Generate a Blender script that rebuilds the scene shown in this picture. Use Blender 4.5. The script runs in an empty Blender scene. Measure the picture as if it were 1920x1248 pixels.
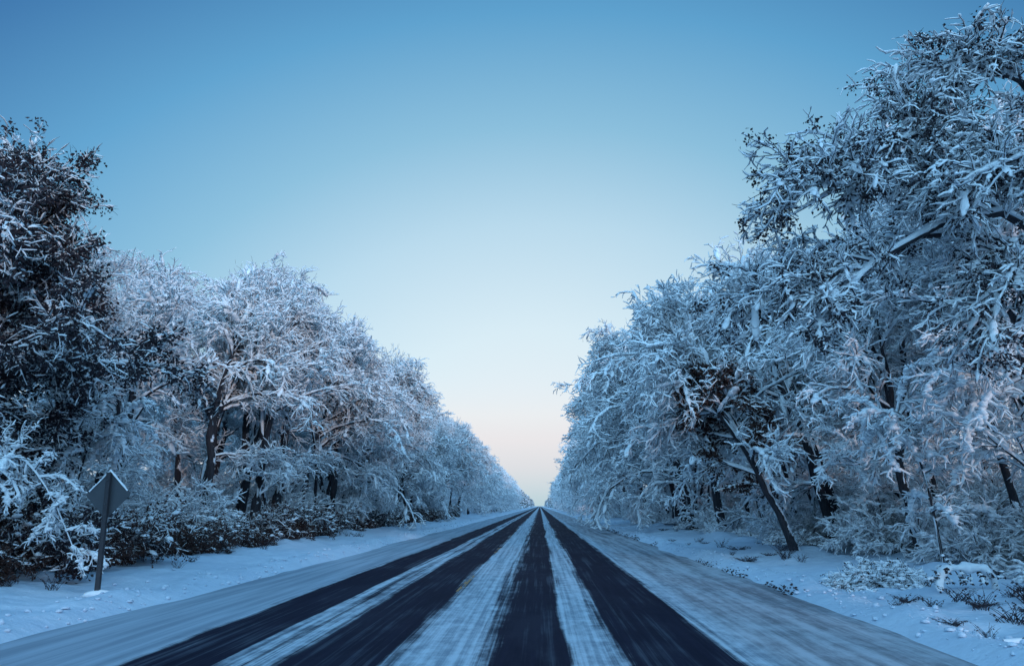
import bpy, math, numpy as np
R = math.radians
scene = bpy.context.scene
C = scene.collection

# ------------------------------------------------------------------ camera
cam_d = bpy.data.cameras.new("camera")
cam = bpy.data.objects.new("camera", cam_d)
C.objects.link(cam)
cam_d.sensor_width = 36.0
cam_d.lens = 26.0
cam_d.clip_start = 0.1
cam_d.clip_end = 8000
cam.location = (0.0, 0.0, 1.6)
cam.rotation_euler = (R(90 + 13.15), 0.0, R(2.1))
scene.camera = cam

# ------------------------------------------------------------------ render look
scene.view_settings.view_transform = 'Standard'
scene.view_settings.look = 'None'
scene.view_settings.gamma = 1.0
scene.view_settings.exposure = 0.0
cy = scene.cycles
cy.max_bounces = 6
cy.diffuse_bounces = 4
cy.glossy_bounces = 2
cy.transmission_bounces = 1
cy.volume_bounces = 0
cy.caustics_reflective = False
cy.caustics_refractive = False
cy.use_denoising = True
cy.denoising_prefilter = 'ACCURATE'

# ------------------------------------------------------------------ world: twilight sky
SUN_EL, SUN_ROT = 8.0, 150.0
world = bpy.data.worlds.new("World")
scene.world = world
world.use_nodes = True
wt = world.node_tree
wt.nodes.clear()


class NT:
    def __init__(self, t):
        self.t = t

    def n(self, typ, **kw):
        nd = self.t.nodes.new(typ)
        for k, v in kw.items():
            setattr(nd, k, v)
        return nd

    def l(self, a, b):
        self.t.links.new(a, b)

    def put(self, sock, v):
        if isinstance(v, bpy.types.NodeSocket):
            self.l(v, sock)
        else:
            sock.default_value = v

    def m(self, op, a, b=0.0, c=0.0, clamp=False):
        nd = self.n('ShaderNodeMath', operation=op)
        nd.use_clamp = clamp
        self.put(nd.inputs[0], a)
        self.put(nd.inputs[1], b)
        self.put(nd.inputs[2], c)
        return nd.outputs[0]

    def mix(self, f, a, b, blend='MIX'):
        nd = self.n('ShaderNodeMix', data_type='RGBA', blend_type=blend)
        self.put(nd.inputs[0], f)
        self.put(nd.inputs[6], a)
        self.put(nd.inputs[7], b)
        return nd.outputs[2]

    def step(self, v, lo, hi, t0=0.0, t1=1.0):
        nd = self.n('ShaderNodeMapRange', interpolation_type='SMOOTHSTEP')
        self.put(nd.inputs[0], v)
        for i, x in enumerate((lo, hi, t0, t1)):
            self.put(nd.inputs[1 + i], x)
        return nd.outputs[0]

    def noise(self, vec, scale, detail=4.0, rough=0.55, dist=0.0):
        nd = self.n('ShaderNodeTexNoise')
        self.l(vec, nd.inputs['Vector'])
        nd.inputs['Scale'].default_value = scale
        nd.inputs['Detail'].default_value = detail
        nd.inputs['Roughness'].default_value = rough
        nd.inputs['Distortion'].default_value = dist
        return nd.outputs[0]

    def ramp(self, f, stops, interp='LINEAR'):
        nd = self.n('ShaderNodeValToRGB')
        cr = nd.color_ramp
        cr.interpolation = interp
        while len(cr.elements) < len(stops):
            cr.elements.new(0.5)
        for e, (p, c) in zip(cr.elements, stops):
            e.position = p
            e.color = c if len(c) == 4 else (*c, 1)
        self.put(nd.inputs[0], f)
        return nd.outputs[0]


def lin(r, g, b):
    f = lambda v: (v / 255 / 12.92) if v / 255 <= 0.04045 else ((v / 255 + 0.055) / 1.055) ** 2.4
    return (f(r), f(g), f(b), 1.0)


W = NT(wt)
tc = W.n('ShaderNodeTexCoord')
sep = W.n('ShaderNodeSeparateXYZ')
W.l(tc.outputs['Generated'], sep.inputs[0])
dx, dz = sep.outputs[0], sep.outputs[2]
kx = W.m('MULTIPLY', dx, 0.85)
s_ = W.m('SQRT', W.m('ADD', W.m('MULTIPLY', kx, kx), W.m('MULTIPLY', dz, dz)))
blue = W.ramp(s_, [(0.0, lin(228, 232, 238)), (0.12, lin(226, 232, 238)), (0.23, lin(213, 231, 240)),
                   (0.366, lin(182, 214, 232)), (0.48, lin(136, 188, 217)), (0.596, lin(89, 158, 203)),
                   (0.70, lin(50, 112, 168)), (0.85, lin(38, 90, 150)), (1.0, lin(34, 80, 140))])
low = W.ramp(dz, [(0.0, lin(178, 207, 218)), (0.02, lin(192, 210, 222)), (0.05, lin(212, 214, 224)),
                  (0.085, lin(226, 221, 227)), (0.12, lin(229, 229, 233)), (0.17, lin(222, 231, 239)), (1.0, lin(222, 231, 239))])
fl = W.step(dz, 0.09, 0.19)
side = W.step(W.m('ABSOLUTE', dx), 0.25, 0.9)
sky_col = W.mix(fl, W.mix(side, low, lin(150, 190, 222)), blue)
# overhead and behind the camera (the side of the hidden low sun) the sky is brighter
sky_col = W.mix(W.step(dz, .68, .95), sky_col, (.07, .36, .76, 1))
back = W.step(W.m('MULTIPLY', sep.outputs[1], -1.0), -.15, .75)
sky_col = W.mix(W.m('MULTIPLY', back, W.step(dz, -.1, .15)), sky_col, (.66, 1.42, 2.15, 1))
nish = W.n('ShaderNodeTexSky', sky_type='NISHITA')
nish.sun_disc = False
nish.sun_elevation = R(SUN_EL)
nish.sun_rotation = R(SUN_ROT)
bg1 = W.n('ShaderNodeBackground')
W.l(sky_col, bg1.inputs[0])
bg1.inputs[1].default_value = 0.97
bg2 = W.n('ShaderNodeBackground')
W.l(nish.outputs[0], bg2.inputs[0])
bg2.inputs[1].default_value = 0.02
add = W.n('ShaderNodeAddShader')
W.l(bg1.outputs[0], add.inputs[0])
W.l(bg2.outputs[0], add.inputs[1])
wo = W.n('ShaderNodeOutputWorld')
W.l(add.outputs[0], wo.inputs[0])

# ------------------------------------------------------------------ sun: last rosy light from low behind the road
sd = bpy.data.lights.new("sun", 'SUN')
sd.energy = 0.9
sd.angle = R(3)
sd.color = (1.0, 0.80, 0.76)
sun = bpy.data.objects.new("sun", sd)
C.objects.link(sun)
# Nishita rotation is clockwise from +Y; lamp looks along -Z
sa = R(SUN_ROT)
sv = np.array([math.sin(sa) * math.cos(R(SUN_EL)), math.cos(sa) * math.cos(R(SUN_EL)), math.sin(R(SUN_EL))])
from mathutils import Vector, Matrix
sun.rotation_euler = Vector(sv).to_track_quat('Z', 'Y').to_euler()


# ------------------------------------------------------------------ materials
def mat(name):
    m_ = bpy.data.materials.new(name)
    m_.use_nodes = True
    t = NT(m_.node_tree)
    b = m_.node_tree.nodes['Principled BSDF']
    return m_, t, b


def snow_material(name, col=(0.92, 0.94, 0.96), scale=6.0, bump=0.35, dirt=0.0):
    m_, t, b = mat(name)
    c = t.n('ShaderNodeTexCoord').outputs['Object']
    n1 = t.noise(c, scale, 5, 0.6)
    colr = t.mix(t.step(n1, 0.3, 0.7), (col[0] * .88, col[1] * .9, col[2] * .93, 1), (*col, 1))
    t.l(colr, b.inputs['Base Color'])
    b.inputs['Roughness'].default_value = 0.75
    b.inputs['Specular IOR Level'].default_value = 0.15
    if bump:
        bp = t.n('ShaderNodeBump')
        bp.inputs['Strength'].default_value = bump
        bp.inputs['Distance'].default_value = 0.05
        t.l(t.noise(c, scale * 3, 4, 0.6), bp.inputs['Height'])
        t.l(bp.outputs[0], b.inputs['Normal'])
    return m_


M = {}
M['snow'] = snow_material('branch_snow', bump=0.0)
m_, t, b = mat('bark')
c = t.n('ShaderNodeTexCoord').outputs['Object']
mp = t.n('ShaderNodeMapping')
mp.inputs['Scale'].default_value = (9, 9, 2)
t.l(c, mp.inputs[0])
nb = t.noise(mp.outputs[0], 2.0, 6, 0.7)
bk = t.mix(t.step(nb, 0.3, 0.75), (0.010, 0.010, 0.016, 1), (0.040, 0.037, 0.046, 1))
# wind-plastered snow clinging in patches to one side of the bark
geo = t.n('ShaderNodeNewGeometry')
sn = t.n('ShaderNodeSeparateXYZ')
t.l(geo.outputs['Normal'], sn.inputs[0])
cl = t.m('ADD', t.m('MULTIPLY', sn.outputs[2], 1.1), t.m('MULTIPLY', sn.outputs[0], 0.22))
cl = t.m('ADD', cl, t.m('MULTIPLY', t.m('SUBTRACT', t.noise(c, 3.0, 5, 0.65), 0.5), 1.6))
t.l(t.mix(t.step(cl, 0.34, 0.46), bk, (0.78, 0.82, 0.88, 1)), b.inputs['Base Color'])
b.inputs['Roughness'].default_value = 0.85
bp = t.n('ShaderNodeBump')
bp.inputs['Strength'].default_value = 0.6
bp.inputs['Distance'].default_value = 0.03
t.l(nb, bp.inputs['Height'])
t.l(bp.outputs[0], b.inputs['Normal'])
M['bark'] = m_

m_, t, b = mat('twig_bark')
c = t.n('ShaderNodeTexCoord').outputs['Object']
t.l(t.mix(t.noise(c, 3.0, 2), (0.014, 0.014, 0.024, 1), (0.045, 0.040, 0.055, 1)), b.inputs['Base Color'])
b.inputs['Roughness'].default_value = 0.85
M['twig'] = m_


def leaf_mat(name, c0, c1):
    m_, t, b = mat(name)
    c = t.n('ShaderNodeTexCoord').outputs['Object']
    t.l(t.mix(t.step(t.noise(c, 7.0, 3, 0.7), 0.35, 0.65), (*c0, 1), (*c1, 1)), b.inputs['Base Color'])
    b.inputs['Roughness'].default_value = 0.7
    return m_


M['leaf'] = leaf_mat('dead_leaf', (0.030, 0.014, 0.012), (0.085, 0.036, 0.026))
M['leafdark'] = leaf_mat('dark_leaf', (0.010, 0.008, 0.014), (0.035, 0.022, 0.030))

rng = np.random.default_rng(11)


# ------------------------------------------------------------------ mesh helpers
class Geo:
    """collects vertex and face arrays; every piece may carry its own material slot"""

    def __init__(self):
        self.v, self.l, self.n, self.mi, self.c = [], [], [], [], 0

    def add(self, v, f, mi=0):
        v = np.asarray(v, np.float32).reshape(-1, 3)
        f = np.asarray(f, np.int32)
        if len(f) == 0:
            return
        self.v.append(v)
        self.l.append((f + self.c).ravel())
        self.n.append(np.full(len(f), f.shape[1], np.int32))
        self.mi.append(np.full(len(f), mi, np.int32))
        self.c += len(v)

    def mesh(self, name, mats, smooth=True):
        me = bpy.data.meshes.new(name)
        v = np.concatenate(self.v)
        lo = np.concatenate(self.l)
        n = np.concatenate(self.n)
        mi = np.concatenate(self.mi)
        me.vertices.add(len(v))
        me.vertices.foreach_set('co', v.ravel())
        me.loops.add(len(lo))
        me.loops.foreach_set('vertex_index', lo)
        me.polygons.add(len(n))
        st = np.concatenate([[0], np.cumsum(n)[:-1]]).astype(np.int32)
        me.polygons.foreach_set('loop_start', st)
        me.polygons.foreach_set('material_index', mi)
        me.polygons.foreach_set('use_smooth', np.full(len(n), smooth))
        for m_ in mats:
            me.materials.append(m_)
        me.update(calc_edges=True)
        return me


def norm(a):
    return a / np.maximum(np.linalg.norm(a, axis=-1, keepdims=True), 1e-9)


def frames(pts):
    t = np.empty_like(pts)
    t[:, 1:-1] = pts[:, 2:] - pts[:, :-2]
    t[:, 0] = pts[:, 1] - pts[:, 0]
    t[:, -1] = pts[:, -1] - pts[:, -2]
    t = norm(t)
    z = np.zeros_like(t)
    z[..., 2] = 1
    u = z - t * t[..., 2:3]
    bad = np.linalg.norm(u, axis=-1) < 0.15
    x = np.zeros_like(t)
    x[..., 0] = 1
    ux = x - t * t[..., 0:1]
    u[bad] = ux[bad]
    u = norm(u)
    return t, u, np.cross(t, u)


def sweep(g, pts, ring, mi=0):
    """pts (N,m,3); ring (N,m,k,3) absolute points -> quads"""
    N, m, k, _ = ring.shape
    base = (np.arange(N) * m * k)[:, None, None] + (np.arange(m - 1) * k)[None, :, None] + np.arange(k)[None, None, :]
    nxt = (np.arange(N) * m * k)[:, None, None] + (np.arange(m - 1) * k)[None, :, None] + ((np.arange(k) + 1) % k)[None, None, :]
    f = np.stack([base, nxt, nxt + k, base + k], -1).reshape(-1, 4)
    g.add(ring, f, mi)


def bark(g, pts, rad, k, mi=0):
    t, u, s = frames(pts)
    a = np.arange(k) / k * 2 * np.pi
    ring = pts[:, :, None] + rad[:, :, None, None] * (np.cos(a)[None, None, :, None] * s[:, :, None] + np.sin(a)[None, None, :, None] * u[:, :, None])
    sweep(g, pts, ring, mi)


def snow(g, pts, rad, w, h, gap=0.12, k=3, mi=0, rng=rng, lump=0.7, steep=0.25):
    """a ridge of snow lying along the top of each branch"""
    t, u, s = frames(pts)
    N, m, _ = pts.shape
    hor = np.sqrt(np.clip(1 - t[..., 2] ** 2, 0, 1))
    a = steep + (1 - steep) * hor ** 1.3
    a = a * (1 - lump / 2 + lump * rng.random((N, m)))
    a = a * (rng.random((N, m)) > gap)
    a[:, -1] *= 0.6
    ww = (rad * 0.9 + w * a) * (a > 0)
    hh = rad * 0.75 + h * a
    if k == 3:
        pr = [(-1, -0.1), (0, 1), (1, -0.1)]
    else:
        pr = [(-1, -0.1), (-0.7, 0.65), (0, 1), (0.7, 0.65), (1, -0.1)]
    off = pts + u * (rad * 0.15)[..., None]
    jit = (rng.random((N, m, 1)) - .5) * 0.5
    ring = np.stack([off + s * ((q + (jit[..., 0] if abs(q) < 1 else 0)) * ww)[..., None] + u * ((r_ * hh) * (a > 0) + rad * 0.1)[..., None] for q, r_ in pr], 2)
    sweep(g, pts, ring, mi)


OCT_V = np.array([(1, 0, 0), (0, 1, 0), (-1, 0, 0), (0, -1, 0), (0, 0, 1), (0, 0, -1)], float)
OCT_F = np.array([(0, 1, 4), (1, 2, 4), (2, 3, 4), (3, 0, 4), (1, 0, 5), (2, 1, 5), (3, 2, 5), (0, 3, 5)])
# a rounder lump: two rings
a6 = np.arange(6) / 6 * 2 * np.pi
BL_V = np.concatenate([[(0, 0, 1)], np.stack([0.8 * np.cos(a6), 0.8 * np.sin(a6), 0 * a6 + .55], 1),
                       np.stack([np.cos(a6 + .5), np.sin(a6 + .5), 0 * a6 - .15], 1), [(0, 0, -.6)]])
BL_F = [(0, 1 + i, 1 + (i + 1) % 6) for i in range(6)]
BL_F += [(1 + i, 7 + i, 1 + (i + 1) % 6) for i in range(6)] + [(1 + (i + 1) % 6, 7 + i, 7 + (i + 1) % 6) for i in range(6)]
BL_F += [(13, 7 + (i + 1) % 6, 7 + i) for i in range(6)]
BL_F = np.array(BL_F)


def blobs(g, cen, size, rng=rng, mi=0, flat=0.6, dirs=None, stretch=1.0, fine=False):
    V, F = (BL_V, BL_F) if fine else (OCT_V, OCT_F)
    n = len(cen)
    th = rng.random(n) * 2 * np.pi
    if dirs is not None:
        th = np.arctan2(dirs[:, 1], dirs[:, 0])
    sx = size * (0.7 + 0.6 * rng.random(n)) * stretch
    sy = size * (0.7 + 0.6 * rng.random(n))
    sz = size * flat * (0.7 + 0.6 * rng.random(n))
    v = V[None] * (1 + (rng.random((n, len(V), 1)) - .5) * 0.45)
    x, y, z = v[..., 0] * sx[:, None], v[..., 1] * sy[:, None], v[..., 2] * sz[:, None]
    if dirs is not None:
        z = z + x * np.clip(dirs[:, 2] / np.maximum(np.hypot(dirs[:, 0], dirs[:, 1]), .4), -2, 2)[:, None]
    c_, s2 = np.cos(th)[:, None], np.sin(th)[:, None]
    P = np.stack([x * c_ - y * s2, x * s2 + y * c_, z], -1) + cen[:, None]
    f = F[None] + (np.arange(n) * len(V))[:, None, None]
    g.add(P, f.reshape(-1, 3), mi)


def leaves(g, cen, size, rng=rng, mi=0, hang=0.6):
    """each leaf a small folded lozenge, hanging at its own angle"""
    n = len(cen)
    d = rng.normal(size=(n, 3))
    d[:, 2] = -abs(d[:, 2]) * hang - 0.3 * hang
    d = norm(d)
    r_ = norm(np.cross(d, rng.normal(size=(n, 3))))
    nn = np.cross(d, r_)
    L = size * (0.7 + 0.7 * rng.random(n))[:, None]
    v = np.stack([cen, cen + d * L * .5 + r_ * L * .32 + nn * L * .12, cen + d * L, cen + d * L * .45 - r_ * L * .32 + nn * L * .12], 1)
    f = np.arange(n * 4).reshape(n, 4)
    g.add(v, f, mi)


def pick(pts, n, rng, t0=0.0):
    """n random points on a family of polylines, with local direction"""
    N, m, _ = pts.shape
    i = rng.integers(0, N, n)
    tt = (t0 + (1 - t0) * rng.random(n)) * (m - 1) * 0.999
    j = tt.astype(int)
    f = (tt - j)[:, None]
    a, b_ = pts[i, j], pts[i, j + 1]
    return a * (1 - f) + b_ * f, norm(b_ - a)


def child(par, prad, n, t0, t1, L, ang, k, droop, wob, rng, bias=None, up=0.0, fall=.5, rk=.6, rmax=1, tip=.003, lfun=None):
    N, m, _ = par.shape
    tt = t0 + (t1 - t0) * (np.arange(n)[None] + rng.random((N, n))) / n
    x = np.clip(tt * (m - 1), 0, m - 1.001)
    i = x.astype(int)
    f = (x - i)[..., None]
    ii = np.arange(N)[:, None]
    a, b_ = par[ii, i], par[ii, i + 1]
    st = (a * (1 - f) + b_ * f).reshape(-1, 3)
    T = norm(b_ - a).reshape(-1, 3)
    pr = (prad[ii, i] * (1 - f[..., 0]) + prad[ii, i + 1] * f[..., 0]).reshape(-1)
    tt = tt.reshape(-1)
    P = norm(np.cross(T, rng.normal(size=T.shape)))
    A = (R(ang) * (0.65 + 0.7 * rng.random(len(T))))[:, None]
    d = np.cos(A) * T + np.sin(A) * P
    if bias is not None:
        d = d + np.asarray(bias)
    d[:, 2] += up
    d = norm(d)
    ln = L * (1 - fall * tt) * (0.6 + 0.6 * rng.random(len(T)))
    if lfun is not None:
        ln = ln * lfun(tt)
    pts = np.empty((len(T), k, 3))
    pts[:, 0] = st
    stp = (ln / (k - 1))[:, None]
    for j in range(1, k):
        pts[:, j] = pts[:, j - 1] + d * stp
        d = d + wob * rng.normal(size=d.shape) * (1 if k < 5 else .8)
        d[:, 2] -= droop * (j / (k - 1)) * np.clip(ln / L, .4, 1.4)
        d = norm(d)
    pts[..., 2] = np.maximum(pts[..., 2], 0.04 + 0.06 * rng.random(pts[..., 2].shape))
    r0 = np.minimum(pr * rk, rmax)
    q = np.linspace(0, 1, k)[None]
    rad = r0[:, None] * (1 - q) ** 0.8 + tip
    return pts, rad


def trunk_line(H, lean, wob, r, rng, n=12, curve=1.4):
    q = np.linspace(0, 1, n)
    p = np.zeros((n, 3))
    p[:, 2] = q * H - 0.15
    p[:, 0] = lean[0] * q ** curve
    p[:, 1] = lean[1] * q ** curve
    w = np.cumsum(rng.normal(size=(n, 2)) * wob, 0)
    p[:, :2] += (w - w[0]) * np.minimum(q * 3, 1)[:, None]
    rad = r * (1 - q) ** 0.75 * (1 + 0.5 * np.exp(-q * 22)) + 0.02
    return p[None], rad[None]


def tag(o, label=None, cat=None, group=None, kind=None):
    for k, v in (('label', label), ('category', cat), ('group', group), ('kind', kind)):
        if v:
            o[k] = v
    return o


def ob(name, me, parent=None, loc=None):
    o = bpy.data.objects.new(name, me)
    C.objects.link(o)
    if parent:
        o.parent = parent
    if loc is not None:
        o.location = loc
    return o


def make_tree(seed, H=11, lean=(1.5, 0), r=.13, nlead=2, lead_ang=22, n1=16, L1=3.6, a1=60, low=.12, droop1=.35, bias=(0, 0, 0),
              n2=9, n3=6, n4=4, sw=.028, sh=.048, k4=3, nblob=500, bsize=.07, nleaf=0, leaf='leaf', lsize=.10, leaf_low=None,
              up1=.1, L2=1.5, L3=.75, L4=.33, droop2=.3, wob=.10, gap=.14, low_extra=6, bark_r=.06, clus=6, taper=0, boughs=None, twist=.16, curve=1.4, fine=False):
    rng = np.random.default_rng(seed)
    T, TR = trunk_line(H * .93, lean, wob, r, rng, curve=curve)
    trunks = [(T, TR)]
    if nlead:
        ld = child(T, TR, nlead, .28, .7, H * .55, lead_ang, 8, -.12, .10, rng, bias=np.array(bias) * .3, up=.25, rk=.75, fall=.55, tip=.008)
        trunks.append(ld)
    lf = lambda q: (0.45 + 1.1 * np.sin(np.pi * np.clip(q, 0, 1) ** .8) ** .8) * (1 + taper * (.35 - q))
    l1 = [child(T, TR, n1, low, .99, L1, a1, 7, droop1, twist, rng, bias=bias, up=up1, fall=.15, rk=.5, rmax=bark_r, tip=.006, lfun=lf)]
    if nlead:
        l1.append(child(*ld, max(4, n1 // 3), .15, 1, L1 * .7, a1 * .85, 7, droop1, twist, rng, bias=np.array(bias) * .7, up=up1, fall=.4, rk=.55, rmax=.05, tip=.006))
    if low_extra:
        l1.append(child(T, TR, low_extra, .05, .4, L1 * .85, a1 * 1.15, 7, droop1 * 1.2, twist, rng, bias=bias, up=0.05, fall=.0, rk=.3, rmax=.035, tip=.005))
    tops = child(T, TR, 3, .8, 1, 1.6, 25, 7, .0, .1, rng, up=.2, fall=0, rk=.8, rmax=.03, tip=.005)
    P1 = np.concatenate([a[0] for a in l1] + [tops[0]])
    R1 = np.concatenate([a[1] for a in l1] + [tops[1]])
    if boughs:
        # named boughs drawn through given points, thick at the trunk
        for bp_ in boughs:
            bp_ = np.array(bp_, float)
            q0 = np.linspace(0, 1, len(bp_))
            q7 = np.linspace(0, 1, 7)
            c_ = np.stack([np.interp(q7, q0, bp_[:, k]) for k in range(3)], 1)
            c_[1:-1] = c_[1:-1] * .5 + (c_[:-2] + c_[2:]) * .25 + rng.normal(size=(5, 3)) * .05
            P1 = np.concatenate([P1, c_[None]])
            R1 = np.concatenate([R1, (.085 * (1 - q7) ** .8 + .008)[None]])
            # each bough forks a few times on its way out
            f_ = child(c_[None], (.085 * (1 - q7) ** .8 + .008)[None], 3, .3, .95, 1.5, 24, 7, .25, .1, rng, bias=np.array(bias) * .4, fall=.4, rk=.6, tip=.005)
            P1 = np.concatenate([P1, f_[0]])
            R1 = np.concatenate([R1, f_[1]])
    P2, R2 = child(P1, R1, n2, .12, 1, L2, 48, 5, droop2, .16, rng, up=.05, fall=.45, rk=.6, rmax=.02, tip=.005)
    P3, R3 = child(P2, R2, n3, .1, 1, L3, 45, 4, droop2, .2, rng, fall=.3, rk=.6, rmax=.010, tip=.004)
    fam = [(P3, R3)]
    if n4:
        P4, R4 = child(P3, R3, n4, .15, 1, L4, 48, k4, .25, .2, rng, fall=.2, rk=.6, rmax=.006, tip=.003)
        fam.append((P4, R4))
    gt, gc, gs = Geo(), Geo(), Geo()
    bark(gt, T, TR, 10)
    if nlead:
        bark(gt, *ld, 7)
    bark(gt, P1, R1, 5)
    bark(gc, P2, R2, 4)
    for P, R_ in fam:
        bark(gc, P, R_, 3)
    snow(gs, T, TR * .9, .03, .05, .35, 5, rng=rng, steep=.0)
    if nlead:
        snow(gs, *ld, sw * 1.2, sh * 1.3, .15, 5, rng=rng, steep=.05)
    snow(gs, P1, R1, sw * 1.6, sh * 1.7, gap * .5, 5, rng=rng)
    snow(gs, P2, R2, sw * 1.25, sh * 1.3, gap, 3, rng=rng)
    for P, R_ in fam:
        snow(gs, P, R_, sw, sh, gap, 3, rng=rng)
    if nblob:
        for fr, sc, src in ((.42, 1.1, P2), (.42, .75, P3), (.16, 1.6, P1)):
            c_, d_ = pick(src, int(nblob * fr), rng, .15)
            blobs(gs, c_ + (0, 0, bsize * .3), bsize * sc, rng, flat=.6, dirs=d_, stretch=1.25, fine=True)
    if nleaf:
        gl = Geo()
        src = P3
        if leaf_low is not None:
            z0 = P3[:, 0, 2]
            tx = np.interp(z0, T[0, :, 2], T[0, :, 0])
            ty = np.interp(z0, T[0, :, 2], T[0, :, 1])
            src = P3[(z0 < leaf_low) & (np.hypot(P3[:, 0, 0] - tx, P3[:, 0, 1] - ty) < 1.15)]
        if len(src):
            ctr, d_ = pick(src, nleaf // clus, rng, .2)
            c_ = np.repeat(ctr, clus, 0) + rng.normal(size=(len(ctr) * clus, 3)) * lsize * .65 * (clus / 6) ** .4
            leaves(gl, c_, lsize, rng)
    else:
        gl = None
    parts = [('trunk', gt.mesh('trunk', [M['bark']])), ('crown', gc.mesh('crown', [M['twig']])), ('snow_cover', gs.mesh('snow_cover', [M['snow']]))]
    if gl:
        parts.append(('leaves', gl.mesh('leaves', [M[leaf]], False)))
    return parts


def place(parts, name, loc, rot=0, sc=1.0, flip=1, label=None, cat='tree', group=None, szr=1.0):
    e = ob(name, None, loc=loc)
    e.rotation_euler = (0, 0, rot)
    e.scale = (sc, sc * flip, sc * szr)
    e.empty_display_size = .3
    tag(e, label, cat, group)
    for nm, me in parts:
        ob(nm, me, e)
    return e


# ------------------------------------------------------------------ terrain
def vnoise(x, y, s, seed=0):
    """smooth value noise"""
    r_ = np.random.default_rng(seed)
    G = r_.random((256, 256))
    X, Y = x / s, y / s
    i, j = np.floor(X).astype(int), np.floor(Y).astype(int)
    fx, fy = X - i, Y - j
    fx, fy = fx * fx * (3 - 2 * fx), fy * fy * (3 - 2 * fy)
    g = lambda a, b_: G[a % 256, b_ % 256]
    return (g(i, j) * (1 - fx) + g(i + 1, j) * fx) * (1 - fy) + (g(i, j + 1) * (1 - fx) + g(i + 1, j + 1) * fx) * fy


def ground_h(x, y):
    x, y = np.asarray(x, float), np.asarray(y, float)
    eL = -6.15 + (vnoise(x * 0 + 3, y, 5.0, 1) - .5) * .35 + (vnoise(x * 0 + 3, y, .9, 31) - .5) * .16
    eR = 4.5 + (vnoise(x * 0 + 7, y, 4.0, 2) - .5) * .45 + (vnoise(x * 0 + 7, y, .8, 32) - .5) * .2
    out = np.maximum(eL - x, x - eR)
    s = lambda v: np.clip(v, 0, 1) ** 2 * (3 - 2 * np.clip(v, 0, 1))
    h = -0.06 + 0.17 * s((out + .1) / .6) + .14 * s((out - .5) / 3.0) + 0.22 * s((out - 5) / 6)
    amp = s(out / 1.2)
    ridge = np.exp(-((out - .55 - .3 * vnoise(x * 0, y, 3.0, 21)) / .28) ** 2) * (.03 + .10 * vnoise(x, y, 1.1, 22))
    h += ridge
    h += amp * ((vnoise(x, y, 1.6, 3) - .5) * .16 + (vnoise(x, y, .55, 4) - .5) * .09 + (vnoise(x, y, .25, 8) - .5) * .05 + (vnoise(x, y, .14, 28) - .5) * .03)
    h += s((out - 2.2) / 1.5) * .22 * np.clip(vnoise(x, y, 1.0, 23) - .55, 0, 1) * 2
    h += s((out - 4) / 3) * (vnoise(x, y, 2.4, 5) - .5) * .35
    far = s((y - 120) / 200)
    return h * (1 - far * .4)


xs = np.concatenate([[-3000, -800, -200, -80, -45], np.linspace(-32, -15, 35), np.linspace(-14.8, -5.4, 80), np.linspace(-5, 3.8, 6),
                     np.linspace(4.0, 13.8, 90), np.linspace(14, 32, 35), [45, 80, 200, 800, 3000]])
ys = np.concatenate([[-300, -60, -20], np.linspace(-6, 3, 10), np.linspace(3.3, 24, 190), np.linspace(24.2, 60, 150), np.linspace(60.8, 160, 110),
                     np.linspace(164, 400, 40), [500, 700, 1100, 1800, 3000, 5000]])
X, Y = np.meshgrid(xs, ys, indexing='ij')
Z = ground_h(X, Y)
nx, ny = X.shape
idx = np.arange(nx * ny).reshape(nx, ny)
g = Geo()
g.add(np.stack([X, Y, Z], -1), np.stack([idx[:-1, :-1], idx[1:, :-1], idx[1:, 1:], idx[:-1, 1:]], -1).reshape(-1, 4))
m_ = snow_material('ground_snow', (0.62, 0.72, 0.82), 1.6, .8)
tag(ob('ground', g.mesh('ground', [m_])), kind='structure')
m_g = m_

# ------------------------------------------------------------------ road
m_, t, b = mat('snowy_asphalt')
c = t.n('ShaderNodeTexCoord').outputs['Object']
sp = t.n('ShaderNodeSeparateXYZ')
t.l(c, sp.inputs[0])


def stretched(sx, sy, scale=1.0, detail=4, rough=.6, seed=0.0, dist=0):
    mp = t.n('ShaderNodeMapping')
    mp.inputs['Scale'].default_value = (sx, sy, 1)
    mp.inputs['Location'].default_value = (seed, seed * 1.7, 0)
    t.l(c, mp.inputs[0])
    return t.noise(mp.outputs[0], scale, detail, rough, dist)


wobble = t.m('MULTIPLY', t.m('SUBTRACT', stretched(.25, .10, 1, 3, .6, 5), .5), .38)
wob2 = t.m('MULTIPLY', t.m('SUBTRACT', stretched(1.5, .35, 1, 4, .6, 9), .5), .08)
xx = t.m('ADD', t.m('ADD', sp.outputs[0], wobble), wob2)
u = t.m('DIVIDE', t.m('ADD', xx, 7.0), 13.0)
cov = [(-7, .95), (-4.62, .95), (-4.40, .62), (-4.24, .10), (-3.42, .06), (-3.36, .56), (-3.16, .76), (-3.04, .44), (-2.82, .84), (-2.66, .24), (-2.54, .05),
       (-1.78, .06), (-1.58, .50), (-1.42, .98), (-.92, 1.0), (-.76, .62), (-.50, .34), (-.28, .05), (.20, .02), (.30, .40), (.38, .88), (.66, .90), (.86, .56), (1.04, .14), (1.16, .02),
       (1.98, .02), (2.10, .42), (2.24, .84), (3.0, .93), (5.9, .95)]
cv = t.ramp(u, [((x + 7) / 13, (v, v, v)) for x, v in cov])
streak = stretched(11.0, .13, 1, 6, .62, 2)
streak2 = stretched(40.0, .35, 1, 3, .6, 8)
patch = stretched(1.6, .45, 1, 4, .6, 13)
blotch = stretched(4.0, 2.2, 1, 6, .7, 17)
q = t.m('ADD', cv, t.m('MULTIPLY', t.m('SUBTRACT', streak, .5), 1.0))
q = t.m('ADD', q, t.m('MULTIPLY', t.m('SUBTRACT', streak2, .5), .3))
q = t.m('ADD', q, t.m('MULTIPLY', t.m('SUBTRACT', patch, .5), .5))
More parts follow.
